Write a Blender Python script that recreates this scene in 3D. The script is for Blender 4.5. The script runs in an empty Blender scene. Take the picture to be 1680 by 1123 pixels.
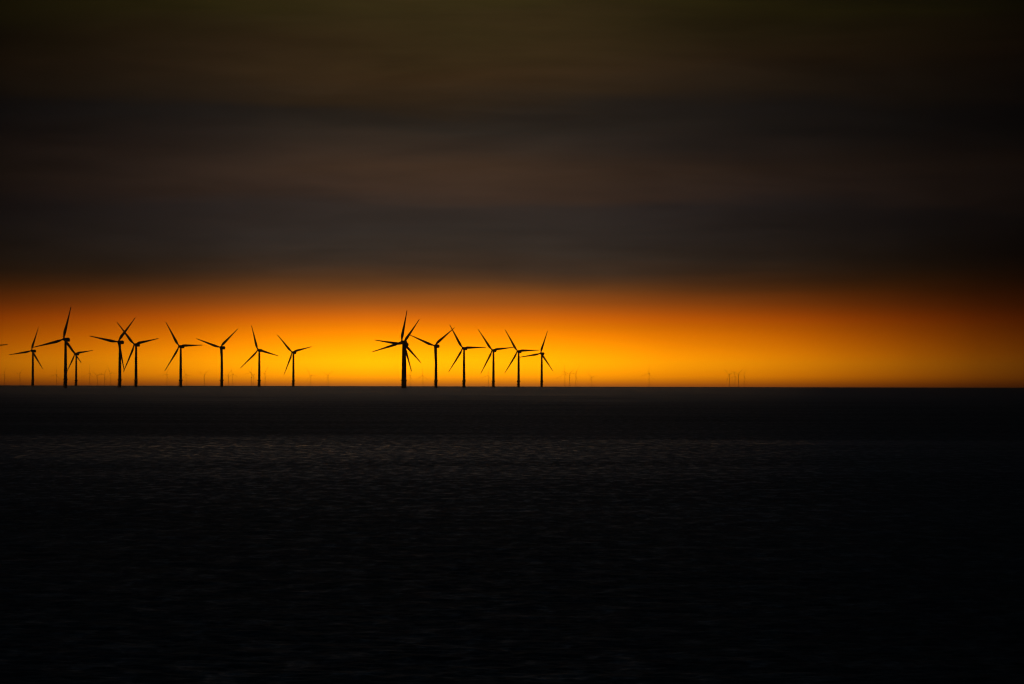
import bpy, bmesh, math, random
import numpy as np
from mathutils import Vector, Matrix

# ------------------------------------------------------------------ basics
scene = bpy.context.scene
COL = scene.collection
RE = 7.4e6                       # earth radius with refraction: the sea really curves away
CAM_H = 15.0
PXA = math.tan(math.radians(6.0)) / 840.0     # radians per photograph pixel (12 degree lens)
PITCH = 73.0 * PXA - math.sqrt(2 * CAM_H / RE)
ROLL = 0.0024


def sea_z(r):
    return -r * r / (2 * RE)


def link(name, me, mat=None, parent=None):
    o = bpy.data.objects.new(name, me)
    COL.objects.link(o)
    if mat is not None:
        me.materials.append(mat)
    if parent is not None:
        o.parent = parent
    return o


def bm_obj(name, bm, mat, parent=None, smooth=True):
    me = bpy.data.meshes.new(name)
    bmesh.ops.recalc_face_normals(bm, faces=bm.faces)
    bm.to_mesh(me)
    bm.free()
    for p in me.polygons:
        p.use_smooth = smooth
    return link(name, me, mat, parent)


def lathe(bm, prof, n=32, cap=True):
    rings = []
    for r, z in prof:
        rings.append([bm.verts.new((r * math.cos(2 * math.pi * i / n), r * math.sin(2 * math.pi * i / n), z)) for i in range(n)])
    for a, b in zip(rings, rings[1:]):
        for i in range(n):
            bm.faces.new((a[i], a[(i + 1) % n], b[(i + 1) % n], b[i]))
    if cap:
        bm.faces.new(rings[0][::-1])
        bm.faces.new(rings[-1])
    return rings


def box(bm, lo, hi, bevel=0.0):
    ret = bmesh.ops.create_cube(bm, size=1.0)
    vs = ret['verts']
    for v in vs:
        v.co = Vector([lo[k] + (v.co[k] + .5) * (hi[k] - lo[k]) for k in range(3)])
    if bevel:
        es = list({e for v in vs for e in v.link_edges})
        bmesh.ops.bevel(bm, geom=es, offset=bevel, segments=3, profile=.6, affect='EDGES')


def tube(bm, a, b, r, n=8):
    a, b = Vector(a), Vector(b)
    d = (b - a).normalized()
    u = d.orthogonal().normalized()
    w = d.cross(u)
    ra, rb = [], []
    for i in range(n):
        t = 2 * math.pi * i / n
        off = (u * math.cos(t) + w * math.sin(t)) * r
        ra.append(bm.verts.new(a + off))
        rb.append(bm.verts.new(b + off))
    for i in range(n):
        bm.faces.new((ra[i], ra[(i + 1) % n], rb[(i + 1) % n], rb[i]))
    bm.faces.new(ra[::-1])
    bm.faces.new(rb)


def ring_tube(bm, R, z, r, n=40):
    pts = [Vector((R * math.cos(2 * math.pi * i / n), R * math.sin(2 * math.pi * i / n), z)) for i in range(n)]
    for i in range(n):
        tube(bm, pts[i], pts[(i + 1) % n], r, 6)


# ------------------------------------------------------------------ materials
def mat_new(name):
    m = bpy.data.materials.new(name)
    m.use_nodes = True
    nt = m.node_tree
    return m, nt, nt.nodes['Principled BSDF']


def painted(name, c1, c2, rough, scale, metal=0.0):
    m, nt, b = mat_new(name)
    tc = nt.nodes.new('ShaderNodeTexCoord')
    nz = nt.nodes.new('ShaderNodeTexNoise')
    nz.inputs['Scale'].default_value = scale
    nz.inputs['Detail'].default_value = 5
    nt.links.new(tc.outputs['Object'], nz.inputs['Vector'])
    rp = nt.nodes.new('ShaderNodeValToRGB')
    rp.color_ramp.elements[0].position = .35
    rp.color_ramp.elements[0].color = (*c1, 1)
    rp.color_ramp.elements[1].position = .65
    rp.color_ramp.elements[1].color = (*c2, 1)
    nt.links.new(nz.outputs['Fac'], rp.inputs['Fac'])
    nt.links.new(rp.outputs['Color'], b.inputs['Base Color'])
    b.inputs['Roughness'].default_value = rough
    b.inputs['Metallic'].default_value = metal
    return m


M_TOWER = painted('turbine_paint', (.50, .51, .51), (.58, .59, .59), .45, .15)
M_BLADE = painted('blade_gelcoat', (.55, .56, .56), (.62, .63, .63), .35, .1)
M_YELLOW = painted('transition_yellow', (.42, .25, .02), (.55, .34, .03), .5, .4)
M_STEEL = painted('galvanised_steel', (.20, .21, .22), (.32, .33, .34), .5, 1.5, .6)
M_DOOR = painted('door_paint', (.16, .18, .2), (.2, .22, .24), .5, 2)
M_LAMP = painted('beacon_plastic', (.3, .02, .02), (.4, .03, .03), .3, 2)

# ------------------------------------------------------------------ turbine prototype
HUB_H = 77.0
BLADE_R = 54.5
YAW = math.radians(25.0)          # rotor looks towards the shore and to the left
TILT = math.radians(5.0)
CONE = math.radians(4.0)


def blade_mesh(w):
    """One blade along +Z from the hub centre, chord along X, upwind is -Y."""
    bm = bmesh.new()
    st = [(1.2, 2.0, 1.0, 0), (3.2, 2.0, 1.0, 2), (5.5, 2.5, .72, 10), (8.5, 3.5, .42, 15), (12, 4.0, .3, 13),
          (17, 3.6, .26, 10), (23, 3.05, .23, 7.5), (30, 2.5, .2, 5), (37, 1.95, .19, 3), (44, 1.45, .18, 1.2),
          (49, 1.25, .17, .3), (52, 1.05, .16, 0), (53.8, .8, .15, 0), (BLADE_R, .35, .15, 0)]
    n = 20
    rings = []
    for z, ch, th, tw in st:
        ch *= w
        t = math.radians(tw)
        ring = []
        bend = -2.0 * (z / BLADE_R) ** 2.2            # pre-bend, upwind
        for i in range(n):
            a = 2 * math.pi * i / n
            x = math.cos(a)
            y = math.sin(a) * th * (1.0 if th > .9 else (.55 + .45 * (x + 1) / 2) * (1 - .25 * x))
            px, py = (x + (0 if th > .9 else -.35)) * ch / 2, y * ch / 2
            ring.append(bm.verts.new((px * math.cos(t) - py * math.sin(t), px * math.sin(t) + py * math.cos(t) + bend, z)))
        rings.append(ring)
    for a, b in zip(rings, rings[1:]):
        for i in range(n):
            bm.faces.new((a[i], a[(i + 1) % n], b[(i + 1) % n], b[i]))
    bm.faces.new(rings[0][::-1])
    bm.faces.new(rings[-1])
    return bm


AX_BASE = Matrix.Translation((0, 0, HUB_H)) @ Matrix.Rotation(-YAW, 4, 'Z') @ Matrix.Rotation(-TILT, 4, 'X')
# local frame: rotor axis along -Y, nacelle runs to +Y; -YAW about Z swings -Y towards -X
ROTOR_C = Matrix.Translation((0, -6.5, 0))


def blade_matrix(th):
    # th: clockwise from straight up as seen from the camera
    return AX_BASE @ ROTOR_C @ Matrix.Rotation(th, 4, 'Y') @ Matrix.Rotation(CONE, 4, 'X')


def tag(o, label, cat, group=None):
    o['label'] = label
    o['category'] = cat
    if group:
        o['group'] = group


def make_turbine(w=1.15, wb=1.25):
    root = bpy.data.objects.new('wind_turbine', None)
    COL.objects.link(root)
    root.empty_display_size = 5
    parts = []
    # transition piece standing in the sea
    bm = bmesh.new()
    lathe(bm, [(r * w, z) for r, z in ((2.45, -9), (2.45, 4), (2.52, 4.1), (2.52, 4.5), (2.45, 4.6), (2.45, 10.8), (2.5, 11.2), (2.55, 11.68))], 40)
    fnd = bm_obj('transition_piece', bm, M_YELLOW, root)
    # boat landing: two fender tubes with ladder, on the left flank
    bm = bmesh.new()
    for y in (-.9, .9):
        tube(bm, (-2.45 * w - .8, y, -4), (-2.45 * w - .8, y, 8.5), .17)
        for z in (1.5, 5, 8.3):
            tube(bm, (-2.45 * w - .8, y, z), (-2.4 * w, y * .7, z), .12)
    for y in (-.3, .3):
        tube(bm, (-2.45 * w - .5, y, -3), (-2.45 * w - .5, y, 12.6), .06)
    for k in range(26):
        z = -2.5 + k * .6
        tube(bm, (-2.45 * w - .5, -.3, z), (-2.45 * w - .5, .3, z), .04, 5)
    bm_obj('boat_landing', bm, M_STEEL, root)
    # work platform, with railing and a small davit crane
    bm = bmesh.new()
    lathe(bm, [(2.5 * w, 11.7), (3.6 * w, 12.2), (3.7 * w, 12.25), (3.7 * w, 13.1), (2.3 * w, 13.1)], 40)
    plat = bm_obj('platform', bm, M_STEEL, root, False)
    bm = bmesh.new()
    for z in (13.65, 14.2):
        ring_tube(bm, 3.42 * w, z, .08)
    for k in range(20):
        a = 2 * math.pi * k / 20
        c, q = 3.42 * w * math.cos(a), 3.42 * w * math.sin(a)
        tube(bm, (c, q, 13.1), (c, q, 14.2), .06, 6)
    bm_obj('railing', bm, M_STEEL, plat)
    bm = bmesh.new()
    tube(bm, (2.6, -1.8, 13.1), (2.6, -1.8, 15.6), .13)
    tube(bm, (2.6, -1.8, 15.6), (3.9, -2.7, 16.1), .1)
    tube(bm, (3.9, -2.7, 16.1), (3.9, -2.7, 15.3), .03, 5)
    bm_obj('davit_crane', bm, M_YELLOW, plat)
    # tower
    bm = bmesh.new()
    prof = []
    for k in range(13):
        f = k / 12
        z = 13.12 + f * (HUB_H - 2.2 - 13.12)
        r = (2.3 - .15 * f - .62 * f ** 1.6) * w
        prof.append((r, z))
        if k in (4, 8):
            prof += [(r + .05, z + .02), (r + .05, z + .25), (r, z + .27)]
    lathe(bm, prof, 40)
    tow = bm_obj('tower', bm, M_TOWER, root)
    bm = bmesh.new()
    box(bm, (-.5, -2.3 * w - .06, 13.35), (.5, -2.3 * w + .25, 15.6), .05)
    bm_obj('door', bm, M_DOOR, tow)
    # nacelle
    def placed(name, bm, mat, parent, mw, smooth=True):
        o = bm_obj(name, bm, mat, parent, smooth)
        o.matrix_basis = mw
        return o
    bm = bmesh.new()
    secs = [(-4.6, 1.55, 1.55, 0), (-4.0, 1.9, 2.0, 0), (-1.5, 2.0, 2.45, .1), (3, 2.05, 2.6, .15), (8.6, 2.0, 2.55, .2), (10.3, 1.9, 2.4, .25), (10.7, 1.6, 2.1, .25)]
    rings = []
    n = 28
    for y, hw, hh, dz in secs:
        ring = []
        hw, hh = hw * (.2 + .8 * w), hh * (.2 + .8 * w)
        for i in range(n):
            a = 2 * math.pi * i / n
            c, s = math.cos(a), math.sin(a)
            e = .45
            ring.append(bm.verts.new((math.copysign(abs(c) ** e, c) * hw, y, math.copysign(abs(s) ** e, s) * hh + dz)))
        rings.append(ring)
    for a, b in zip(rings, rings[1:]):
        for i in range(n):
            bm.faces.new((a[i], a[(i + 1) % n], b[(i + 1) % n], b[i]))
    bm.faces.new(rings[0][::-1])
    bm.faces.new(rings[-1])
    size = Matrix.Scale(1.0 if w > 1 else .62, 4)
    nac = placed('nacelle', bm, M_TOWER, root, AX_BASE @ size)
    bm = bmesh.new()
    box(bm, (-1.6, 5.4, 2.6), (1.6, 8.0, 3.5), .12)
    bm_obj('cooler', bm, M_STEEL, nac, False)
    bm = bmesh.new()
    tube(bm, (.9, 9.2, 2.4), (.9, 9.2, 4.5), .06, 6)
    tube(bm, (.5, 9.2, 4.3), (1.3, 9.2, 4.3), .05, 6)
    bm_obj('wind_vane', bm, M_STEEL, nac)
    bm = bmesh.new()
    lathe(bm, [(.28, 2.5), (.28, 3.0), (.2, 3.15), (.05, 3.2)], 12)
    lam = bm_obj('beacon', bm, M_LAMP, nac)
    lam.location = (-.6, 2.6, 0)
    # hub with spinner nose
    bm = bmesh.new()
    lathe(bm, [(1.5, -1.85), (1.75, -1.5), (1.8, 0), (1.65, 1.0), (1.25, 1.9), (.7, 2.45), (.15, 2.65)], 28)
    hub = bm_obj('hub', bm, M_TOWER, root)
    hub.matrix_basis = AX_BASE @ ROTOR_C @ Matrix.Rotation(math.radians(90), 4, 'X') @ size
    bl = bm_obj('blade', blade_mesh(wb), M_BLADE, root)
    bl.matrix_basis = blade_matrix(0)
    for k in (1, 2):
        c = bl.copy()
        COL.objects.link(c)
        c.parent = root
        c.matrix_basis = blade_matrix(k * 2 * math.pi / 3)
    return root


def copy_tree(o, parent=None):
    c = o.copy()
    COL.objects.link(c)
    if parent is not None:
        c.parent = parent
        c.matrix_parent_inverse = o.matrix_parent_inverse.copy()
    for ch in list(o.children):
        copy_tree(ch, c)
    return c


def set_blades(root, th_deg):
    k = 0
    for ch in root.children:
        if ch.name.split('.')[0] == 'blade':
            ch.matrix_basis = blade_matrix(math.radians(th_deg) + k * 2 * math.pi / 3)
            k += 1


def place(root, px, D, dyaw=0.0):
    az = math.atan((px - 840) * PXA)
    root.location = (D * math.sin(az), D * math.cos(az), sea_z(D))
    root.rotation_euler = (0, 0, dyaw - az * 0)


proto = make_turbine()
# (tower x in the photograph, apparent blade length in px, blade angle, label)
NEAR = [
    (-21, 45.0, 86, "offshore wind turbine cut off by the left frame edge, only a blade tip showing"),
    (54, 40.2, 20, "dark offshore turbine standing left of the tall nearest left-hand turbine, one blade pointing up"),
    (107.6, 55.3, 15.5, "tallest dark offshore turbine of the left cluster, one blade reaching high up"),
    (125.1, 36.6, 82, "small dark turbine half hidden just right behind the tallest left cluster turbine"),
    (196.7, 52.0, 40.5, "left turbine of the pair whose blades cross, with one blade pointing far left"),
    (223.3, 48.6, 79, "right turbine of the pair whose blades cross, with one blade pointing right"),
    (296.6, 46.5, 88.5, "dark turbine with one blade level to the right, just right of the crossed-blade pair"),
    (364, 45.2, 48.3, "dark turbine in a Y pose with its lower blade hidden against the tower, left cluster"),
    (425.5, 41.8, 104, "second turbine from the right end of the left cluster, right blade dipping down"),
    (481.5, 39.2, 77, "rightmost turbine of the left cluster, beside the wide empty gap of sky"),
    (661.6, 53.0, 11.5, "front turbine of the two overlapping at the gap's right, one blade nearly upright"),
    (664.4, 50.3, 37, "rear turbine of the two overlapping at the gap's right, one blade tilted right"),
    (715.4, 48.0, 52, "dark turbine in a Y pose right beside the two overlapping turbines"),
    (761.4, 44.9, 89, "dark turbine whose upper left blade tip crosses a Y-posed neighbour's blade"),
    (809.7, 42.4, 84, "third turbine from the right end of the right cluster, right blade tilting up slightly"),
    (851, 41.2, 88.3, "second turbine from the right end, its tower touched by the last turbine's left blade"),
    (888.9, 38.6, 19.5, "rightmost dark turbine of the whole row, one blade pointing up"),
]
first = True
for px, R, th, lab in NEAR:
    t = proto if first else copy_tree(proto)
    first = False
    D = 54.3 / (R * PXA)
    place(t, px, D)
    set_blades(t, th)
    tag(t, lab, 'wind turbine', 'dark wind turbines standing in the sea')

# distant row, mostly beyond the horizon: (x, hub y, blade angle, label)
FAR = [
    (7.5, 615.5, 20, "faint hazy far turbine nearest the left frame edge, on the horizon"),
    (33, 614, 45, "faint hazy far turbine just left of the first full dark turbine's tower"),
    (93, 616, 10, "faint hazy far turbine just left of the tallest left cluster turbine's tower"),
    (147.5, 616.5, 5, "faint hazy far turbine with upright blade, right of the small half hidden turbine"),
    (160, 620, 70, "dim far turbine second of four in the hazy group left of the crossed-blade pair"),
    (172, 619, 30, "dim far turbine third of four in the hazy group left of the crossed-blade pair"),
    (182, 617.5, 95, "dim far turbine nearest to the crossed-blade pair, at its left"),
    (274, 616.5, 25, "faint far turbine left of the dark turbine with the level right blade"),
    (305.5, 615.5, 100, "faint far turbine just right of the dark turbine with the level right blade"),
    (336, 619, 55, "very dim far turbine left of the Y-posed left cluster turbine"),
    (375, 620, 40, "dim lower far turbine just right of the Y-posed left cluster turbine"),
    (382, 617, 110, "taller faint far turbine a little right of the Y-posed left cluster turbine"),
    (412.5, 617.5, 15, "left one of two close faint far turbines beside a dark left cluster tower"),
    (415.5, 616.5, 75, "right one of two close faint far turbines beside a dark left cluster tower"),
    (435, 618, 35, "very dim far turbine between the last two dark turbines of the left cluster"),
    (510, 620, 90, "dim far turbine just right of the left cluster's rightmost turbine"),
    (538.5, 617, 60, "lone faint far turbine standing in the wide bright gap between the clusters"),
    (673, 620, 20, "dim far turbine close to the right of the two overlapping turbines"),
    (694, 617, 0, "faint far turbine midway between the overlapping pair and the Y-posed right turbine"),
    (801.5, 617.5, 15, "faint far turbine just left of the third dark turbine from the right end"),
    (927, 619, 0, "leftmost of four faint far turbines right of the last dark turbine"),
    (935, 618.5, 50, "second of four faint far turbines right of the last dark turbine"),
    (945, 619, 35, "third of four faint far turbines right of the last dark turbine"),
    (971, 622, 80, "rightmost and dimmest of four far turbines right of the last dark turbine"),
    (1065, 619, 10, "lone faint far turbine on the open horizon right of the dark row"),
    (1197, 620, 75, "leftmost turbine of the faintest far group at the right of the horizon"),
    (1206, 618.5, 5, "second turbine of the faintest far group at the right of the horizon"),
    (1212, 619.5, 50, "third turbine of the faintest far group at the right of the horizon"),
    (1221, 620.5, 30, "rightmost turbine of the faintest far group at the right of the horizon"),
]
slim = make_turbine(.34, .30)       # distant copies thinned in shape to look faded by haze
first = True
for px, hy, th, lab in FAR:
    t = slim if first else copy_tree(slim)
    first = False
    e = PITCH + (561.5 + (px - 840) * ROLL - hy) * PXA
    D = 25000.0
    for _ in range(40):
        D = (HUB_H - CAM_H) / (e + D / (2 * RE))
        D = min(max(D, 22000), 36000)
    place(t, px, D, math.radians(-8))
    set_blades(t, th)
    tag(t, lab, 'wind turbine', 'faint far turbines along the horizon')

# ------------------------------------------------------------------ sea
SEA_R = 44000.0
rng = np.random.default_rng(7)


def build_sea():
    daz = math.radians(18.0) / 1500
    fine = np.arange(-750, 751) * daz
    coarse = np.linspace(math.radians(9.0), math.radians(351.0), 220)[1:-1]
    az = np.concatenate([fine, coarse])
    # rows: even in apparent angle below the horizon
    dep = lambda r: CAM_H / r + r / (2 * RE)
    d0 = math.sqrt(2 * CAM_H * RE)
    near = np.geomspace(6, 200, 24)[:-1]
    ang = np.linspace(dep(200.0), dep(d0 * .995), 760)
    mid = RE * (ang - np.sqrt(np.maximum(ang ** 2 - 2 * CAM_H / RE, 0)))
    far = np.geomspace(d0 * .999, SEA_R, 70)
    r = np.concatenate([near, mid, far])
    nr, na = len(r), len(az)
    dr = np.gradient(r)
    X = (r[:, None] * np.sin(az)[None, :]).astype(np.float32)
    Y = (r[:, None] * np.cos(az)[None, :]).astype(np.float32)
    Z = np.zeros_like(X)
    nw = 90
    lam = np.geomspace(.6, 25, nw)
    th = rng.normal(math.radians(205), math.radians(45), nw)     # travelling towards the shore
    ph = rng.uniform(0, 2 * math.pi, nw)
    for i in range(nw):
        k = 2 * math.pi / lam[i]
        slope = .024 * (1.0 if lam[i] < 2.5 else (2.5 / lam[i]) ** 1.1)
        fade = np.clip((lam[i] / dr - 1.6) / 2.0, 0, 1) * np.clip((lam[i] / (r * daz) - 1.6) / 2.0, 0, 1)
        rows = np.nonzero(fade > 0)[0]
        if len(rows) == 0:
            continue
        a, b = rows[0], rows[-1] + 1
        p = k * (math.sin(th[i]) * X[a:b, :len(fine)] + math.cos(th[i]) * Y[a:b, :len(fine)]) + ph[i]
        s = np.sin(p)
        Z[a:b, :len(fine)] += ((slope / k) * fade[a:b, None]).astype(np.float32) * (s + .25 * np.sin(2 * p + .5 * math.pi))
    edge = np.clip((math.radians(9.0) - np.abs(fine)) / math.radians(.5), 0, 1)
    Z[:, :len(fine)] *= edge[None, :].astype(np.float32)
    Z += sea_z(r)[:, None].astype(np.float32)
    co = np.stack([X, Y, Z], -1).reshape(-1, 3)
    co = np.concatenate([co, np.array([[0, 0, 0]], np.float32)])
    I = np.arange(nr * na).reshape(nr, na)
    J = np.roll(I, -1, axis=1)
    q = np.stack([I[:-1], J[:-1], J[1:], I[1:]], -1).reshape(-1, 4)[:, ::-1]
    tri = np.stack([J[0], I[0], np.full(na, nr * na)], -1)[:, ::-1]
    loops = np.concatenate([q.reshape(-1), tri.reshape(-1)]).astype(np.int32)
    starts = np.concatenate([np.arange(len(q)) * 4, len(q) * 4 + np.arange(na) * 3]).astype(np.int32)
    me = bpy.data.meshes.new('sea')
    me.vertices.add(len(co))
    me.vertices.foreach_set('co', co.reshape(-1))
    me.loops.add(len(loops))
    me.loops.foreach_set('vertex_index', loops)
    me.polygons.add(len(starts))
    me.polygons.foreach_set('loop_start', starts)
    me.update(calc_edges=True)
    me.validate()
    me.polygons.foreach_set('use_smooth', np.ones(len(starts), bool))
    return me


def N(nt, kind, **kw):
    n = nt.nodes.new(kind)
    for k, v in kw.items():
        setattr(n, k, v)
    return n


def math_n(nt, op, a, b=None, c=None, clamp=False):
    n = nt.nodes.new('ShaderNodeMath')
    n.operation = op
    n.use_clamp = clamp
    for i, v in enumerate((a, b, c)):
        if v is None:
            continue
        if isinstance(v, (int, float)):
            n.inputs[i].default_value = v
        else:
            nt.links.new(v, n.inputs[i])
    return n.outputs[0]


def ramp_n(nt, fac, stops, interp='LINEAR'):
    n = nt.nodes.new('ShaderNodeValToRGB')
    cr = n.color_ramp
    cr.interpolation = interp
    while len(cr.elements) < len(stops):
        cr.elements.new(.5)
    for e, (p, c) in zip(cr.elements, stops):
        e.position = p
    for e, (p, c) in zip(cr.elements, stops):
        e.color = (*c, 1)
    nt.links.new(fac, n.inputs['Fac'])
    return n.outputs['Color']


def g(v):
    return (v, v, v)


def sea_material():
    m, nt, b = mat_new('sea_water')
    L = nt.links
    geo = N(nt, 'ShaderNodeNewGeometry')
    sep = N(nt, 'ShaderNodeSeparateXYZ')
    L.new(geo.outputs['Position'], sep.inputs[0])

    def noise(scale, detail, sx=1.0, sy=1.0, off=0.0):
        mp = N(nt, 'ShaderNodeMapping')
        mp.inputs['Scale'].default_value = (sx, sy, 0)
        mp.inputs['Location'].default_value = (off, off * .7, 0)
        L.new(geo.outputs['Position'], mp.inputs['Vector'])
        t = N(nt, 'ShaderNodeTexNoise')
        t.inputs['Scale'].default_value = scale
        t.inputs['Detail'].default_value = detail
        t.inputs['Roughness'].default_value = .6
        L.new(mp.outputs[0], t.inputs['Vector'])
        return t.outputs['Fac']

    fine = noise(1.5, 3, 1.0, .6)         # ripples of a metre or two
    mid = noise(.45, 3, 1.0, .25, 13)      # wavelets in groups of a few metres
    gust = noise(.010, 5, .5, 1, 47)       # gust patches
    big = noise(.0012, 3, .25, 1, 31)      # kilometre-long wind lanes and slicks

    def crisp(f, lo, hi_):
        mr = N(nt, 'ShaderNodeMapRange', interpolation_type='SMOOTHSTEP')
        L.new(f, mr.inputs['Value'])
        mr.inputs['From Min'].default_value = lo
        mr.inputs['From Max'].default_value = hi_
        return mr.outputs[0]
    # smoother water in lanes parallel to the shore
    dist = math_n(nt, 'DIVIDE', math_n(nt, 'ADD', sep.outputs['Y'], math_n(nt, 'MULTIPLY', math_n(nt, 'SUBTRACT', big, .5), 340.0)), 16000.0)
    lane = ramp_n(nt, dist,
                  [(0.0, g(.70)), (.03, g(.69)), (.044, g(.67)), (.056, g(.61)), (.064, g(.58)), (.072, g(.575)), (.081, g(.66)), (.1, g(.66)), (.16, g(.62)), (.2, g(.56)), (.3, g(.48)), (.5, g(.45)), (1, g(.45))])
    calm = ramp_n(nt, dist, [(0.0, g(.38)), (.03, g(.42)), (.05, g(.6)), (.062, g(.68)), (.073, g(.68)), (.081, g(.5)), (.2, g(.6)), (1, g(.5))])
    patch = math_n(nt, 'ADD', math_n(nt, 'MULTIPLY', crisp(fine, .40, .72), .32),
                   math_n(nt, 'ADD', math_n(nt, 'MULTIPLY', crisp(mid, .42, .70), .36), math_n(nt, 'MULTIPLY', crisp(gust, .35, .65), .16)))
    rgh = math_n(nt, 'SUBTRACT', math_n(nt, 'ADD', lane, .04), math_n(nt, 'MULTIPLY', patch, calm))
    rgh = math_n(nt, 'MINIMUM', math_n(nt, 'MAXIMUM', rgh, .2), 1.0)
    L.new(rgh, b.inputs['Roughness'])
    b.inputs['Base Color'].default_value = (.002, .003, .005, 1)
    b.inputs['IOR'].default_value = 1.333
    bp = N(nt, 'ShaderNodeBump')
    bp.inputs['Strength'].default_value = .35
    bp.inputs['Distance'].default_value = .25
    L.new(noise(.8, 4, 1, 1, 5), bp.inputs['Height'])
    L.new(bp.outputs[0], b.inputs['Normal'])
    return m


sea = link('sea', build_sea(), sea_material())
sea['kind'] = 'structure'

# ------------------------------------------------------------------ haze
HAZE_TOP = 142.0
HAZE_HALF = 45000.0
bm = bmesh.new()
box(bm, (-HAZE_HALF, -HAZE_HALF, sea_z(SEA_R) - 2.0), (HAZE_HALF, HAZE_HALF, HAZE_TOP))
me = bpy.data.meshes.new('haze')
bm.to_mesh(me)
bm.free()
hm = bpy.data.materials.new('haze')
hm.use_nodes = True
hm.node_tree.nodes.clear()
ho = hm.node_tree.nodes.new('ShaderNodeOutputMaterial')
hv = hm.node_tree.nodes.new('ShaderNodeVolumePrincipled')
HAZE_D = 2.2e-5
hv.inputs['Density'].default_value = HAZE_D
hv.inputs['Color'].default_value = (.44, .45, .40, 1)
hv.inputs['Anisotropy'].default_value = .88
hm.node_tree.links.new(hv.outputs[0], ho.inputs['Volume'])
haze = link('haze', me, hm)
haze['kind'] = 'stuff'

# ------------------------------------------------------------------ sky
world = bpy.data.worlds.new('World')
scene.world = world
world.use_nodes = True
nt = world.node_tree
nt.nodes.clear()
L = nt.links
SUN_AZ = (640 - 840) * PXA
SUN_EL = math.radians(1.2)


def lin(c):
    out = []
    for v in c:
        v /= 255.0
        out.append(v / 12.92 if v <= .04045 else ((v + .055) / 1.055) ** 2.4)
    return out


def el(y):
    return PITCH + (561.5 - y + (600 - 840) * ROLL) * PXA


def vmul(a, b):
    n = N(nt, 'ShaderNodeVectorMath', operation='MULTIPLY')
    L.new(a, n.inputs[0])
    L.new(b, n.inputs[1])
    return n.outputs[0]


def vscale(a, s):
    n = N(nt, 'ShaderNodeVectorMath', operation='SCALE')
    L.new(a, n.inputs[0])
    if isinstance(s, (int, float)):
        n.inputs['Scale'].default_value = s
    else:
        L.new(s, n.inputs['Scale'])
    return n.outputs[0]


def vadd(a, b):
    n = N(nt, 'ShaderNodeVectorMath', operation='ADD')
    L.new(a, n.inputs[0])
    L.new(b, n.inputs[1])
    return n.outputs[0]


tc = N(nt, 'ShaderNodeTexCoord')
sep = N(nt, 'ShaderNodeSeparateXYZ')
L.new(tc.outputs['Generated'], sep.inputs[0])
elev = math_n(nt, 'ARCSINE', sep.outputs['Z'])
azim = math_n(nt, 'ARCTAN2', sep.outputs['X'], sep.outputs['Y'])

# elevation profile of the sky at the brightest bearing: (row it was read at, sRGB, brightness)
PROF = [(640, (120, 72, 28), 1), (634, (150, 88, 30), 1), (629, (195, 108, 20), 1), (623, (232, 140, 8), 1), (616, (252, 166, 0), 1.15), (603, (255, 188, 0), 1.33), (592, (255, 194, 0), 1.42),
        (580, (255, 185, 0), 1.4), (565, (255, 167, 0), 1.25), (550, (252, 148, 0), 1.1), (537, (240, 130, 3), 1), (524, (222, 112, 10), 1),
        (511, (190, 96, 18), 1), (498, (157, 83, 24), 1), (472, (105, 63, 30), 1), (458, (82, 54, 33), 1), (442, (62, 47, 36), 1),
        (420, (52, 44, 38), 1), (385, (49, 43, 39), 1), (345, (49, 41, 36), 1), (320, (59, 44, 34), 1), (280, (61, 45, 33), 1), (245, (52, 40, 31), 1), (200, (41, 35, 29), 1),
        (175, (39, 33, 27), 1), (150, (49, 37, 24), 1), (100, (55, 40, 23), 1), (30, (48, 39, 19), 1), (0, (51, 44, 18), 1), (-120, (26, 25, 15), 1), (-300, (14, 15, 13), 1)]
E0, E1 = -.006, .12


stops = []
for y, c, k in PROF:
    e = el(y)
    c = lin(c)
    stops.append(((e - E0) / (E1 - E0), (c[0] * k, c[1], c[2])))
tfac = math_n(nt, 'DIVIDE', math_n(nt, 'SUBTRACT', elev, E0), E1 - E0, clamp=True)
cv = N(nt, 'ShaderNodeCombineXYZ')
L.new(math_n(nt, 'MULTIPLY', azim, 14.0), cv.inputs[0])
L.new(math_n(nt, 'MULTIPLY', elev, 95.0), cv.inputs[1])


def wn(scale, detail, dist=0.0, off=0.0):
    mp = N(nt, 'ShaderNodeMapping')
    mp.inputs['Location'].default_value = (off, off * 1.3, off * .6)
    L.new(cv.outputs[0], mp.inputs['Vector'])
    t = N(nt, 'ShaderNodeTexNoise')
    t.inputs['Scale'].default_value = scale
    t.inputs['Detail'].default_value = detail
    t.inputs['Roughness'].default_value = .5
    t.inputs['Distortion'].default_value = dist
    L.new(mp.outputs[0], t.inputs['Vector'])
    return t.outputs['Fac']


upk = math_n(nt, 'MULTIPLY', math_n(nt, 'SUBTRACT', elev, el(500)), 1 / (el(360) - el(500)), clamp=True)
warp = math_n(nt, 'MULTIPLY', math_n(nt, 'SUBTRACT', wn(.8, 2, 0, 40), .5), math_n(nt, 'MULTIPLY', upk, 90 * PXA * 1.6))
tw = math_n(nt, 'DIVIDE', math_n(nt, 'SUBTRACT', math_n(nt, 'ADD', elev, warp), E0), E1 - E0, clamp=True)
prof = ramp_n(nt, tw, stops)
# the sky's own light beyond the haze: the haze box takes its share along each ray
path = math_n(nt, 'MINIMUM', math_n(nt, 'DIVIDE', HAZE_TOP - CAM_H, math_n(nt, 'MAXIMUM', elev, 1e-4)), HAZE_HALF)
prof = vscale(prof, math_n(nt, 'EXPONENT', math_n(nt, 'MULTIPLY', path, HAZE_D)))

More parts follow.
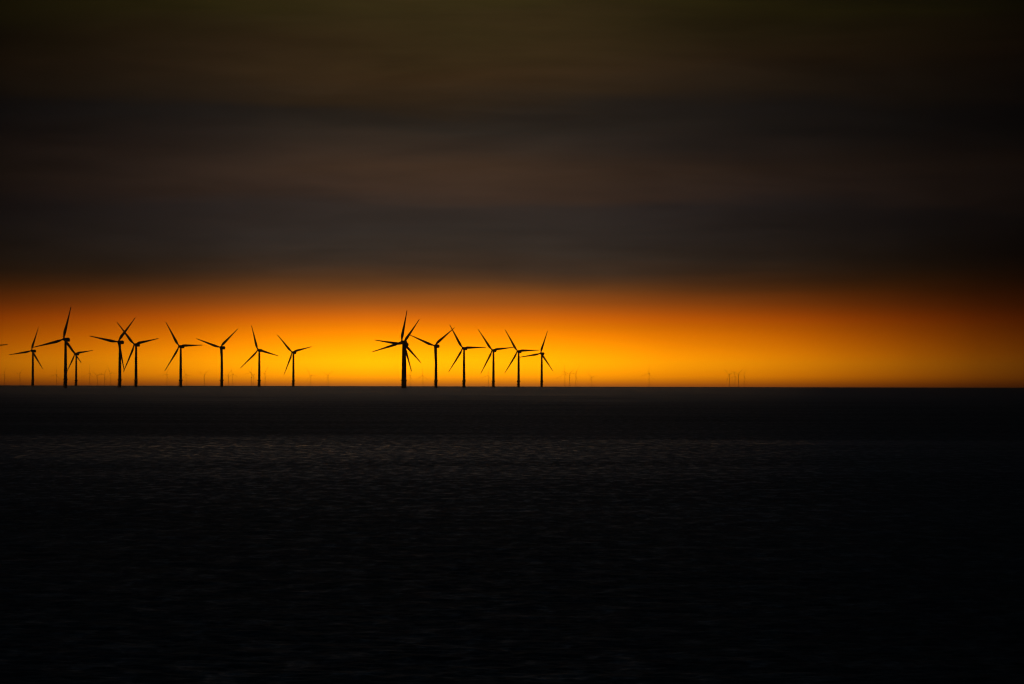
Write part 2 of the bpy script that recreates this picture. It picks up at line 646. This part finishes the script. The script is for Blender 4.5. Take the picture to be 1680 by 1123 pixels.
# falloff with bearing away from the set sun, lens vignette painted in
AZ = [(-900, .03), (-500, .09), (-200, .18), (0, .27), (150, .41), (300, .60), (450, .86), (600, 1.0), (740, .97), (880, .93), (1000, .80), (1100, .65),
      (1300, .42), (1400, .29), (1500, .185), (1600, .105), (1680, .068), (1900, .03), (2300, .015)]
A0, A1 = -.24, .24
azst = [(((x - 840) * PXA - A0) / (A1 - A0), (v * (1.12 - .12 * v), v * (.76 + .24 * v), v * (.4 + .6 * v))) for x, v in AZ]
afac = math_n(nt, 'DIVIDE', math_n(nt, 'SUBTRACT', azim, A0), A1 - A0, clamp=True)
azr = ramp_n(nt, afac, azst)

# cloud bands, long and thin, drawn out along the horizon
bands = math_n(nt, 'ADD', math_n(nt, 'MULTIPLY', math_n(nt, 'SUBTRACT', wn(1.3, 3, .4, 3), .5), 1.0), math_n(nt, 'MULTIPLY', math_n(nt, 'SUBTRACT', wn(3.5, 4, .3, 9), .5), .35))
inglow = ramp_n(nt, tfac, [((el(500) - E0) / (E1 - E0), g(.10)), ((el(430) - E0) / (E1 - E0), g(.9))])
cloudk = math_n(nt, 'ADD', math_n(nt, 'MULTIPLY', bands, inglow), 1.0)
cloudk = math_n(nt, 'MAXIMUM', cloudk, .3)


hi = math_n(nt, 'MULTIPLY', math_n(nt, 'SUBTRACT', elev, el(470)), 1 / (el(330) - el(470)), clamp=True)
azhi = ramp_n(nt, afac, [(((x - 840) * PXA - A0) / (A1 - A0), g(v)) for x, v in
              [(-900, .02), (-300, .07), (0, .18), (150, .31), (300, .48), (450, .75), (600, .95), (780, 1), (950, .85), (1100, .6), (1250, .4), (1400, .27), (1550, .17), (1680, .11), (2000, .03)]])
mx = N(nt, 'ShaderNodeMix', data_type='RGBA')
L.new(hi, mx.inputs[0])
L.new(azr, mx.inputs[6])
L.new(azhi, mx.inputs[7])
# greyer, bluer cloud away from the glow and in drifting patches
tintn = math_n(nt, 'MULTIPLY', math_n(nt, 'SUBTRACT', wn(.9, 2, .2, 21), .42), 3.0)
side = math_n(nt, 'SUBTRACT', 1.0, azhi)
tf = math_n(nt, 'MULTIPLY', math_n(nt, 'ADD', math_n(nt, 'MULTIPLY', side, .8), math_n(nt, 'MULTIPLY', tintn, .22)), math_n(nt, 'MULTIPLY', hi, ramp_n(nt, tfac, [((el(140) - E0) / (E1 - E0), g(1)), ((el(20) - E0) / (E1 - E0), g(.15))])), clamp=True)
tint = ramp_n(nt, tf, [(0, (1.03, 1.0, .95)), (1, (.86, .98, 1.35))])
col = vmul(vscale(vmul(prof, mx.outputs[2]), cloudk), tint)
# the overcast dome everywhere else: a dim blue-grey, from a low Nishita sky behind cloud
sky = N(nt, 'ShaderNodeTexSky')
sky.sky_type = 'NISHITA'
sky.sun_disc = False
sky.sun_elevation = SUN_EL
sky.sun_rotation = SUN_AZ
overc = vscale(sky.outputs[0], .004)
dome = N(nt, 'ShaderNodeCombineXYZ')
for i, v in enumerate((.008, .027, .049)):
    dome.inputs[i].default_value = v
upper = ramp_n(nt, math_n(nt, 'DIVIDE', elev, .6, clamp=True), [(0.0, g(0)), (.13, g(.01)), (.22, g(.5)), (.45, g(1.0)), (1.0, g(.6))])
# unseen paler upper sky, added so the sea darkens towards both sides
gap = math_n(nt, 'ADD', math_n(nt, 'MULTIPLY', math_n(nt, 'EXPONENT', math_n(nt, 'MULTIPLY', math_n(nt, 'POWER', math_n(nt, 'MULTIPLY', math_n(nt, 'SUBTRACT', azim, -.02), 13.0), 2.0), -1.0)), .92), .08)
col = vadd(col, vscale(vscale(vadd(dome.outputs[0], overc), upper), gap))
bg = N(nt, 'ShaderNodeBackground')
bg.inputs['Strength'].default_value = 1.0
L.new(col, bg.inputs['Color'])
wo = N(nt, 'ShaderNodeOutputWorld')
L.new(bg.outputs[0], wo.inputs['Surface'])
world.cycles.sampling_method = 'MANUAL'
world.cycles.sample_map_resolution = 4096

# the set sun behind the cloud bank: only a trace of warm light
sl = bpy.data.lights.new('sun', 'SUN')
sl.energy = .004
sl.angle = math.radians(10)
sl.color = (1, .6, .25)
so = bpy.data.objects.new('sun', sl)
COL.objects.link(so)
d = Vector((math.sin(SUN_AZ) * math.cos(SUN_EL), math.cos(SUN_AZ) * math.cos(SUN_EL), math.sin(SUN_EL)))
so.rotation_euler = d.to_track_quat('Z', 'Y').to_euler()
so.location = d * 3000

# ------------------------------------------------------------------ camera
cam = bpy.data.cameras.new('camera')
cam.sensor_fit = 'HORIZONTAL'
cam.angle = math.radians(12.0)
cam.clip_start = .5
cam.clip_end = 200000
co = bpy.data.objects.new('camera', cam)
COL.objects.link(co)
co.matrix_world = Matrix.Translation((0, 0, CAM_H)) @ Matrix.Rotation(math.pi / 2 + PITCH, 4, 'X') @ Matrix.Rotation(ROLL, 4, 'Z')
scene.camera = co

scene.view_settings.view_transform = 'Standard'
scene.view_settings.look = 'None'
scene.view_settings.exposure = 0
scene.view_settings.gamma = 1
scene.render.engine = 'CYCLES'
scene.cycles.filter_width = 1.2
scene.cycles.use_denoising = True
scene.cycles.max_bounces = 6
scene.cycles.volume_bounces = 0
